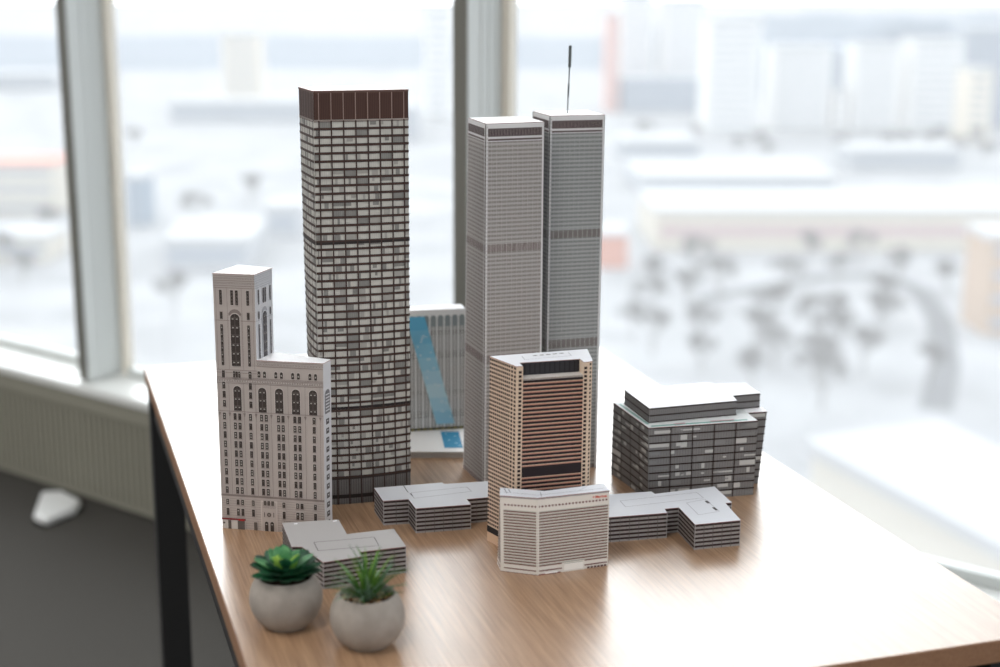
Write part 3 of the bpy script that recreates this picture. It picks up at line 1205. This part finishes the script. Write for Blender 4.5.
c1 = (.2345, 1.4640, TZ)
rp = thing('potted_succulent', c1, 'rosette succulent with thick dark green leaves in a round concrete pot', 'plant')
zr = pot(rp, c1)
mb = MB()
for lvl, (n, el, ln, wd, zoff, mats) in enumerate(((11, .10, .0385, .0190, .0055, (DG, DG, DG)), (10, .26, .0375, .0195, .0072, (DG, DG, DG)), (8, .42, .0330, .0185, .0085, (DG, DG, MG)), (6, .72, .0265, .0165, .0105, (DG, MG, MG)), (4, 1.05, .0190, .0125, .0120, (MG, LG, MG)))):
    for k in range(n):
        az = 2 * pi * (k + .5 * (lvl % 2)) / n + rnd.uniform(-.12, .12) + lvl * .3
        m_ = rnd.choice(mats)
        succ_leaf(mb, (c1[0] + .003 * cos(az), c1[1] + .003 * sin(az), c1[2] + zr - .005 + zoff), az, el + rnd.uniform(-.08, .08), ln * rnd.uniform(.9, 1.08), wd, .0036, m_)
# two upright pale leaves at the top
for az, m_ in ((-.95, LG), (-2.25, LG), (1.9, MG)):
    succ_leaf(mb, (c1[0] + .009 * cos(az), c1[1] + .006 * sin(az), c1[2] + zr + .007), az, .95, .0235, .0150, .004, m_)
mb.tube([(c1[0], c1[1], c1[2] + zr - .010), (c1[0], c1[1], c1[2] + zr + .010)], [.006, .004], DG)
mb.build('foliage', rp, smooth=True, weld=True)

c2 = (.3060, 1.3935, TZ)
rp2 = thing('potted_grass_plant', c2, 'spiky grass-like plant over pebbles in a round concrete pot, nearest object on the table', 'plant')
zr = pot(rp2, c2)
pebbles(rp2, c2, zr)
mb = MB()
for k in range(70):
    az = rnd.uniform(0, 2 * pi)
    t = k / 70
    el = 1.45 - t * .95 + rnd.uniform(-.08, .08)
    m_ = rnd.choice((BG_, BG_, BG3)) if t < .5 else rnd.choice((BG_, BG2, BG2))
    blade(mb, (c2[0] + rnd.uniform(-.005, .005), c2[1] + rnd.uniform(-.005, .005), c2[2] + zr - .009), az, el, (.060 - .012 * t) * rnd.uniform(.85, 1.08), rnd.uniform(.0036, .0054), m_, droop=rnd.uniform(.4, 1.3))
mb.build('foliage', rp2, smooth=False)

# ================================================================== ROOM
# frame of the window wall: s runs along it (to the right and nearer), t into the room
DW_ = Vector((.5790, -.8153, 0)); NI = Vector((-.8153, -.5790, 0))
s0 = ground(0, 365, .34)       # front edge of the sill seen at the left border
SF = Vector((s0.x, s0.y, 0))
DEP = .172                     # sill depth up to the glass


def W(s, t, z):
    """t = 0 at the glass, grows into the room"""
    p = SF + DW_ * s + NI * (t - DEP)
    return Vector((p.x, p.y, z))


RM = Matrix((DW_, NI, Vector((0, 0, 1)))).transposed().to_4x4()
RM.translation = W(0, 0, 0)


def s_of(px, py, t, z=None):
    """s on the vertical plane t where pixel px,py lands"""
    d = RT * ((px - 500) / FPX) - UP * ((py - 333.5) / FPX) + fw
    k = (W(0, t, 0) - CAM).dot(NI) / d.dot(NI)
    p = CAM + d * k
    return (p - W(0, t, 0)).dot(DW_), p.z


def wbox(mb, s0, s1, t0, t1, z0, z1, m):
    # handedness of (s, t, z) is flipped, so order the corners accordingly
    mb.box((s0, t0, z0), (s1, t1, z1), m, RM)


SL, SR, TB_, CH = -4.5, 6.0, 7.0, 3.0
WALL = mat('white_wall_paint', srgb(226, 224, 220), .9, .2, bump=(60, .05, .002))
CEIL = mat('ceiling_white', srgb(236, 236, 234), .9, .2)
CARP = mat('grey_carpet', srgb(82, 80, 77), .97, .1, noise=(260, .45), bump=(500, .6, .004))
FRM = mat('grey_aluminium_frame', srgb(206, 210, 209), .5, .4)
FRM_SHADE = mat('dark_grey_frame', srgb(116, 116, 110), .55, .35)  # frame colour darkened: backlit shade of the room-side face put into paint
CRM = mat('cream_gasket', srgb(238, 232, 220), .6, .3)
SILL = mat('white_sill', srgb(226, 228, 226), .35, .5)
CONV = mat('convector_cover_paint', srgb(142, 140, 128), .6, .3)
mb = MB(); wbox(mb, SL, SR, 0.02, TB_, -.1, 0, CARP); struct(mb, 'floor')
mb = MB(); wbox(mb, SL, SR, -.02, TB_, CH, CH + .1, CEIL); struct(mb, 'ceiling')
mb = MB(); wbox(mb, SL, SR, TB_, TB_ + .12, 0, CH, WALL); struct(mb, 'wall_back')
mb = MB(); wbox(mb, SL, SR, -.06, .10, 0, .325, WALL); struct(mb, 'wall_window')
mb = MB(); wbox(mb, SL, SR, -.04, .06, 2.86, CH, WALL); struct(mb, 'wall_window_head')
for nm, a, b in (('left', SL - .1, SL), ('right', SR, SR + .1)):
    mb = MB(); wbox(mb, a, b, -.06, TB_, 0, .33, WALL); wbox(mb, a, b, -.06, TB_, 2.86, CH, WALL)
    for k in range(5):
        wbox(mb, a, b, k * 1.74, k * 1.74 + .06, .33, 2.86, FRM)
    struct(mb, 'wall_' + nm)

# glass; its milky translucent share stands in for outdoor haze
GM = bpy.data.materials.new('window_glass')
GM.use_nodes = True
nt = GM.node_tree
nt.nodes.clear()
out = nt.nodes.new('ShaderNodeOutputMaterial')
tr = nt.nodes.new('ShaderNodeBsdfTransparent'); tr.inputs['Color'].default_value = (.95, .97, .965, 1)
tl_ = nt.nodes.new('ShaderNodeBsdfTranslucent'); tl_.inputs['Color'].default_value = (.95, .96, .97, 1)
gl = nt.nodes.new('ShaderNodeBsdfGlossy'); gl.inputs['Roughness'].default_value = .02
mx = nt.nodes.new('ShaderNodeMixShader'); mx.inputs[0].default_value = .22
m2 = nt.nodes.new('ShaderNodeMixShader')
fr = nt.nodes.new('ShaderNodeFresnel'); fr.inputs['IOR'].default_value = 1.3
nt.links.new(tr.outputs[0], mx.inputs[1]); nt.links.new(tl_.outputs[0], mx.inputs[2])
nt.links.new(fr.outputs[0], m2.inputs[0])
nt.links.new(mx.outputs[0], m2.inputs[1]); nt.links.new(gl.outputs[0], m2.inputs[2])
nt.links.new(m2.outputs[0], out.inputs[0])

# mullions: (pixel of dark inner face left edge at y=200)
MUL_T0, MUL_T1, MUL_W = .012, .143, .038
sm = [s_of(67.5, 200, MUL_T1)[0], s_of(453, 200, MUL_T1)[0]]
pitch = sm[1] - sm[0]
mul = [sm[0] + k * pitch for k in range(-3, 6)]
mul = [m_ for m_ in mul if SL < m_ < SR]
for i, s in enumerate(mul):
    mb = MB()
    wbox(mb, s, s + MUL_W, MUL_T0, MUL_T1 - .003, .345, 2.86, FRM)
    wbox(mb, s + .001, s + MUL_W - .001, MUL_T1 - .003, MUL_T1, .345, 2.86, FRM_SHADE)
    # grooves on the reveal
    for g in (.035, .06, .085):
        wbox(mb, s + MUL_W, s + MUL_W + .0025, g, g + .012, .345, 2.86, FRM)
    wbox(mb, s - .0025, s, .05, .07, .345, 2.86, FRM)
    struct(mb, 'trim_%d' % (i + 1))
ends = [SL] + mul + [SR]
for i in range(len(ends) - 1):
    a = ends[i] + (MUL_W if i else 0)
    b = ends[i + 1]
    mb = MB()
    wbox(mb, a + .002, a + .022, .0, .026, .34, 2.86, CRM)
    wbox(mb, b - .026, b, .0, .030, .34, 2.86, CRM)
    wbox(mb, a + .026, b - .026, .0, .030, .34, .362, FRM)
    wbox(mb, a + .026, b - .026, .0, .030, 2.83, 2.86, FRM)
    wn = struct(mb, 'window_%d' % (i + 1))
    mb = MB()
    mb.face([RM @ Vector(p) for p in ((a + .02, .012, .35), (b - .02, .012, .35), (b - .02, .012, 2.85), (a + .02, .012, 2.85))], GM)
    tag(mb.build('pane', wn), kind='structure')
# sill board, rounded nose
mb = MB()
prof = [(.0, .316), (.0, .340), (DEP - .004, .340), (DEP, .337), (DEP, .318), (DEP - .003, .316)]
P0 = [W(SL, t, z) for t, z in prof]; P1 = [W(SR, t, z) for t, z in prof]
for i in range(len(prof)):
    j = (i + 1) % len(prof)
    mb.face([P0[i], P1[i], P1[j], P0[j]], SILL)
mb.face(P0, SILL); mb.face(list(reversed(P1)), SILL)
struct(mb, 'window_sill')
# convector covers: ribbed metal panels under the sill
n_cov = 0
sc_ = -3.3
while sc_ < 5.8:
    ln = 2.35
    r = thing('convector_cover', tuple(W(sc_ + ln / 2, .15, 0)), 'long ribbed grey convector cover under the sill, left of the desk leg' if n_cov == 1 else 'ribbed convector cover further along the window wall', 'radiator', 'convector covers under the window sill')
    mb = MB()
    wbox(mb, sc_, sc_ + ln - .01, .102, .150, .012, .312, CONV)
    k = sc_ + .02
    while k < sc_ + ln - .03:
        wbox(mb, k, k + .012, .150, .1545, .030, .262, CONV)
        k += .024
    mb.build('panel', r)
    mb = MB()
    wbox(mb, sc_, sc_ + ln - .01, .1505, .158, .268, .313, CONV)
    mb.build('top_rail', r)
    sc_ += ln; n_cov += 1

# white wedge-shaped box on the carpet below the window
gp = ground(55, 517, 0)
mb = MB()
WHT = mat('white_plastic', srgb(238, 240, 240), .35, .5)
q = [ground(34, 519, .012), ground(46, 524, .012), ground(76, 512, .012), ground(81, 505, .012), ground(62, 495, .012), ground(42, 496, .012)]
cc = sum(q, Vector()) / 6
lo_ = [Vector((p.x, p.y, .004)) + (cc - p) * .1 for p in q]
hi_ = [Vector((p.x, p.y, .030)) + (cc - p) * .14 for p in q]
mid = [Vector((p.x, p.y, .022)) for p in q]
FOOT_SHADE = mat('dark_rubber', srgb(26, 26, 28), .8, .2)
ft_ = thing('floor_foot_plate', (cc.x, cc.y, 0), 'white low foot plate on the grey carpet below the window', 'foot plate')
mb.prism(lo_, [Vector((p.x, p.y, .010)) for p in q], WHT, bottom=True, cap=False)
mb.prism([Vector((p.x, p.y, .010)) for p in q], mid, WHT, cap=False, bottom=False)
mb.prism(mid, hi_, WHT, bottom=False)
mb.build('plate', ft_)
mb = MB()
dl = (q[0] - q[3]).normalized() * .012
mb.prism([Vector((p.x, p.y, 0)) + dl - (p - cc) * .1 for p in q], [Vector((p.x, p.y, .0038)) + dl - (p - cc) * .1 for p in q], FOOT_SHADE)  # dark sheet shifted sideways, drawn as the shadow beneath the plate
mb.build('rubber_base', ft_)

# added glowing panels at the ceiling, unseen, to brighten the model fronts
LE = bpy.data.materials.new('light_diffuser')
LE.use_nodes = True
b = LE.node_tree.nodes['Principled BSDF']
b.inputs['Emission Color'].default_value = (1, .96, .92, 1)
FILL = 17
b.inputs['Emission Strength'].default_value = FILL
k = 0
for s in (-1.5, .6, 2.7):
    for t in (2.6, 4.8):
        p = W(s, t, CH)
        r = thing('ceiling_light', (p.x, p.y, CH), 'square white ceiling light panel above the room', 'ceiling light', 'ceiling light panels')
        mb = MB(); wbox(mb, s - .31, s + .31, t - .31, t + .31, CH - .028, CH - .002, FRM); mb.build('frame', r)
        mb = MB(); wbox(mb, s - .29, s + .29, t - .29, t + .29, CH - .032, CH - .0285, LE); mb.build('diffuser', r)

# ================================================================== CITY OUTSIDE
GZ = -60.0
SNOW = mat('snow', srgb(176, 178, 181), .9, .2, noise=(.05, .06))
SNG = mat('snowy_ground', srgb(150, 152, 155), .95, .1, noise=(.055, .55))
def cityc(n, r, g, b): return mat('facade_' + n, srgb(r, g, b), .9, .1, noise=(.2, .06))


GLS = cityc('window_grey', 150, 160, 172)
mb = MB()
R_ = 3400
mb.face([(-R_, -R_, GZ), (R_, -R_, GZ), (R_, R_, GZ), (-R_, R_, GZ)], SNG)
struct(mb, 'ground')


FOOT = []


def blocked(g_):
    for M, ln, dep in FOOT:
        q = M.inverted() @ g_
        if -6 < q.x < ln + 6 and -6 < q.y < dep + 6: return True
    return False


def block(px0, px1, pyb, h, dep, wall, label, name='apartment_block', cat='building', yaw=0, storeys=9, roofm=None, bands=True, group=None, bandm=None, top=None, back=None):
    """a real building whose front foot is seen from pixel px0 to px1 at height pyb"""
    a = ground(px0, pyb, GZ); b = ground(px1, pyb, GZ)
    if top:          # pixels of the eaves line instead of the foot
        a = ground(px0, pyb, GZ + h); b = ground(top[0], top[1], GZ + h)
        a.z = b.z = GZ
    d = (b - a); ln = d.length; d.normalize()
    n = Vector((-d.y, d.x, 0))
    if n.dot(a - CAM) < 0: n = -n
    if back:
        dep = abs((ground(back[0], back[1], GZ + h) - a).dot(n))
    root = thing(name, tuple(a + d * ln / 2), label, cat, group)
    M = Matrix((d, n, Vector((0, 0, 1)))).transposed().to_4x4()
    M.translation = a
    FOOT.append((M, ln, dep))
    mb = MB(); mb.box((0, 0, 0), (ln, dep, h), wall, M); mb.build('wall', root)
    mb = MB(); mb.box((-.4, -.4, h), (ln + .4, dep + .4, h + .9), roofm or SNOW, M); mb.build('roof', root)
    if bands:
        for s in range(storeys):
            z = h * (s + .35) / storeys
            mb = MB()
            mb.box((1.2, -.12, z), (ln - 1.2, .1, z + h / storeys * .34), bandm or GLS, M)
            mb.build('window_band', root)
    return root


cw = cityc('white', 226, 226, 226); cc_ = cityc('cream', 222, 214, 200); cg = cityc('blue_grey', 156, 164, 175); cp = cityc('pink', 210, 170, 160)
cbr = cityc('brick', 200, 138, 116); cbe = cityc('beige', 200, 194, 182); cgr = cityc('grey', 172, 176, 182)
# right-hand pane, far apartment blocks
block(770, 828, 130, 33, 16, cw, 'white apartment block far off, left of the pair with a wide gap between', storeys=11)
block(705, 757, 133, 44, 18, cw, 'tall white apartment block far off beside the blue-grey slab', storeys=14)
block(851, 895, 130, 34, 16, cw, 'white apartment block far off, right of the wide grey gap', storeys=11)
block(907, 958, 130, 36, 16, cw, 'white apartment block far off, beside the cream low tower', storeys=11)
block(964, 988, 142, 27, 14, cc_, 'narrow cream block far off near the right border', storeys=8)
block(833, 846, 130, 15, 10, cw, 'low white link between two far apartment blocks', storeys=4)
block(622, 705, 112, 14, 18, cg, 'blue-grey slab far off in front of pale towers', storeys=3, roofm=cg)
block(618, 652, 105, 52, 18, cw, 'pale high tower far off, left of its neighbour above the blue-grey slab', storeys=14)
block(662, 703, 105, 50, 18, cw, 'pale high tower far off, second above the blue-grey slab', storeys=14)
block(606, 618, 112, 44, 14, cp, 'narrow pinkish tower far off at the twin towers edge', storeys=12)
block(960, 1010, 126, 40, 20, cg, 'blue-grey block far off at the right border', storeys=10)
block(760, 962, 98, 24, 60, cg, 'long blue-grey slab far off behind the white apartment blocks', storeys=4, roofm=cg)
# long low halls
block(640, 835, 196, 5, 38, cgr, 'long low hall with a flat snowy roof, farther one', 'long_hall', storeys=1)
block(655, 1040, 250, 8.5, 34, cbe, 'long hall with snowy roof and pinkish windows below it', 'long_hall', storeys=1, bandm=cityc('rose', 186, 166, 166))
block(598, 627, 268, 7, 10, cbr, 'small orange brick house right of the twin towers', 'brick_house', storeys=2, bands=False)
block(982, 1050, 335, 17, 12, cityc('tan', 184, 160, 138), 'tan brick building at the right border', 'brick_building', storeys=4)
block(620, 700, 160, 6, 20, cgr, 'low grey building with snow on top, before the far blocks', 'low_building', storeys=2)
block(850, 960, 170, 6, 18, cgr, 'low grey building under the far white blocks', 'low_building', storeys=2)
# large near roof lower right
block(812, 1012, 452, 30, None, cbe, 'large beige building with wide snowy roof beyond the right table edge', 'large_building', top=(1012, 562), back=(842, 392), storeys=3)
# middle and left panes
block(425, 452, 120, 46, 16, cw, 'white tower far off just left of the second mullion', storeys=13)
block(224, 262, 110, 34, 16, cc_, 'cream tower far off above the ornate paper tower', storeys=10)
block(170, 305, 122, 8, 20, cgr, 'long grey hall far off above the ornate paper tower', 'long_hall', storeys=2)
block(128, 148, 226, 12, 10, cityc('slate', 130, 146, 162), 'slate-blue house far off right of the first mullion', 'slate_house', storeys=3)
block(165, 250, 270, 6, 26, cgr, 'low building with broad snowy roof above the ornate tower', 'low_building', storeys=1)
block(266, 300, 238, 7, 12, cgr, 'low snowy-roofed building beside the tallest paper tower', 'low_building', storeys=1)
block(-10, 58, 215, 13, 16, cbe, 'building with a pinkish roof in the left pane', 'pink_roofed_building', storeys=3, roofm=cityc('salmon', 214, 150, 136))
block(-40, 56, 90, 8, 24, cgr, 'grey hall far off in the left pane', 'long_hall', storeys=2)
block(-30, 50, 262, 5, 16, cbe, 'low beige building lower in the left pane', 'low_building', storeys=1)
block(320, 420, 140, 12, 20, cgr, 'grey block far off behind the tallest paper tower', 'low_building', storeys=3)

# wooded ridge on the horizon
mb = MB()
TRL = mat('far_woods', srgb(120, 128, 138), .95, .1, noise=(.02, .12))
NX, NY = 90, 12
g = []
for j in range(NY):
    row = []
    for i in range(NX):
        px = -150 + 1350 * i / (NX - 1)
        dist = 1000 + 500 * j / (NY - 1)
        d = ground(px, 300, 0) - CAM
        d.z = 0
        d.normalize()
        p = CAM + d * dist
        h = 0 if j in (0,) else (14 + 6 * sin(i * .37 + j) + 5 * rnd.random() + 7 * sin(i * .11))
        if px < 600: h *= .12
        row.append(Vector((p.x, p.y, GZ + h)))
    g.append(row)
for j in range(NY - 1):
    for i in range(NX - 1):
        mb.face([g[j][i], g[j][i + 1], g[j + 1][i + 1], g[j + 1][i]], TRL)
tag(mb.build('wooded_ridge'), 'grey-blue wooded ridge along the far edge of the city', 'woods', kind='stuff')

# bare trees
BARK = mat('bare_bark', srgb(116, 112, 108), .95, .1)
TWIG = mat('bare_twigs', srgb(120, 119, 117), .95, .1)


def tree_meshes(seed):
    r = random.Random(seed)
    tr_, cr_ = MB(), MB()

    def grow(p, d, ln, rad, lv):
        q = p + d * ln
        (tr_ if lv < 2 else cr_).tube([p, q], [max(rad, .055), max(rad * .7, .045)], BARK if lv < 2 else TWIG, n=4 if lv < 2 else 3, cap=False)
        if lv >= 6: return
        for k in range(3 if lv < 5 else 4):
            v = Vector((r.uniform(-1, 1), r.uniform(-1, 1), r.uniform(-.3, .9)))
            nd = (d * .8 + v * .75).normalized()
            grow(q if k else p + d * ln * .7, nd, ln * r.uniform(.62, .82), rad * .62, lv + 1)
    grow(Vector((0, 0, 0)), Vector((0, 0, 1)), 2.0, .16, 0)
    return tr_, cr_


protos = []
for sd in (3, 5):
    a_, b_ = tree_meshes(sd)
    t_ = thing('bare_tree', (0, 0, 0), 'bare snow-dusted tree in the park below the window, right of the twin towers', 'tree', 'bare trees in the park below')
    a_.build('trunk', t_); b_.build('crown', t_)
    protos.append(t_)
spots = []
for k in range(20): spots.append((rnd.uniform(612, 720), rnd.uniform(305, 378), 0))
for k in range(26): spots.append((rnd.uniform(745, 835), rnd.uniform(328, 410), 0))
for k in range(16): spots.append((rnd.uniform(640, 960), rnd.uniform(262, 320), 0))
for k in range(5): spots.append((rnd.uniform(850, 940), rnd.uniform(340, 400), 0))
for k in range(14): spots.append((rnd.uniform(610, 1000), rnd.uniform(145, 165), 0))
nl = len(spots)
for k in range(9): spots.append((rnd.uniform(125, 300), rnd.uniform(150, 340), 1))
for k in range(5): spots.append((rnd.uniform(0, 60), rnd.uniform(235, 330), 1))
used = set()
placed = []
for i, (px, py, side) in enumerate(spots):
    g_ = ground(px, py, GZ)
    if any((g_ - q).length < 8.6 for q in placed): continue
    if any(blocked(g_) for _ in (0,)): continue
    placed.append(g_)
    pr = protos[i % 2]
    o = pr if (i % 2) not in used else copy_tree(pr)
    used.add(i % 2)
    o.location = ground(px, py, GZ)
    o.rotation_euler.z = rnd.uniform(0, 6.28)
    o.scale = (1, 1, 1) if False else (rnd.uniform(1.1, 1.6),) * 3
    if side:
        o['label'] = 'bare snow-dusted tree below the window, left of the tallest paper tower'
        o['group'] = 'bare trees left of the towers'
# curved road and path edge
mb = MB()
ROAD = mat('wet_road', srgb(104, 106, 109), 1.0, .0, noise=(.3, .1))
pp = [ground(x, y, GZ + .05) for x, y in ((700, 300), (760, 288), (830, 276), (880, 276), (920, 290), (940, 320), (945, 365), (935, 410))]
for a, b in zip(pp, pp[1:]):
    n = Vector((-(b - a).y, (b - a).x, 0)).normalized() * 2.4
    mb.face([a - n, b - n, b + n, a + n], ROAD)
struct(mb, 'road')

# ================================================================== LIGHT
wd = bpy.data.worlds.new('sky')
SC.world = wd
wd.use_nodes = True
nt = wd.node_tree
bg = nt.nodes['Background']
tc = nt.nodes.new('ShaderNodeTexCoord')
sx = nt.nodes.new('ShaderNodeSeparateXYZ')
nt.links.new(tc.outputs['Generated'], sx.inputs[0])
mr = nt.nodes.new('ShaderNodeMapRange')
mr.inputs['From Min'].default_value = 0.02; mr.inputs['From Max'].default_value = .45
mr.inputs['To Min'].default_value = 1.15; mr.inputs['To Max'].default_value = 1.6
nt.links.new(sx.outputs['Z'], mr.inputs['Value'])
# bright patch of thin cloud in front of the sun
GAZ, GEL = YAW - .13, radians(20)
gd = Vector((sin(GAZ) * cos(GEL), cos(GAZ) * cos(GEL), sin(GEL)))
dt = nt.nodes.new('ShaderNodeVectorMath'); dt.operation = 'DOT_PRODUCT'
nt.links.new(tc.outputs['Generated'], dt.inputs[0]); dt.inputs[1].default_value = gd
mx_ = nt.nodes.new('ShaderNodeMath'); mx_.operation = 'MAXIMUM'; mx_.inputs[1].default_value = 0
nt.links.new(dt.outputs['Value'], mx_.inputs[0])
pw = nt.nodes.new('ShaderNodeMath'); pw.operation = 'POWER'; pw.inputs[1].default_value = 12
nt.links.new(mx_.outputs[0], pw.inputs[0])
ml = nt.nodes.new('ShaderNodeMath'); ml.operation = 'MULTIPLY_ADD'; ml.inputs[1].default_value = 7.6
nt.links.new(pw.outputs[0], ml.inputs[0]); nt.links.new(mr.outputs[0], ml.inputs[2])
bg.inputs['Color'].default_value = (.95, .975, 1, 1)
nt.links.new(ml.outputs[0], bg.inputs['Strength'])

SC.view_settings.view_transform = 'Standard'
SC.view_settings.look = 'None'
SC.view_settings.exposure = 0.25
SC.view_settings.gamma = 1
SC.view_settings.use_curve_mapping = False
cy = SC.cycles
cy.use_denoising = True
cy.max_bounces = 8
cy.diffuse_bounces = 4
cy.glossy_bounces = 3
cy.transparent_max_bounces = 12
cy.sample_clamp_indirect = 6
cy.caustics_reflective = False
cy.caustics_refractive = False
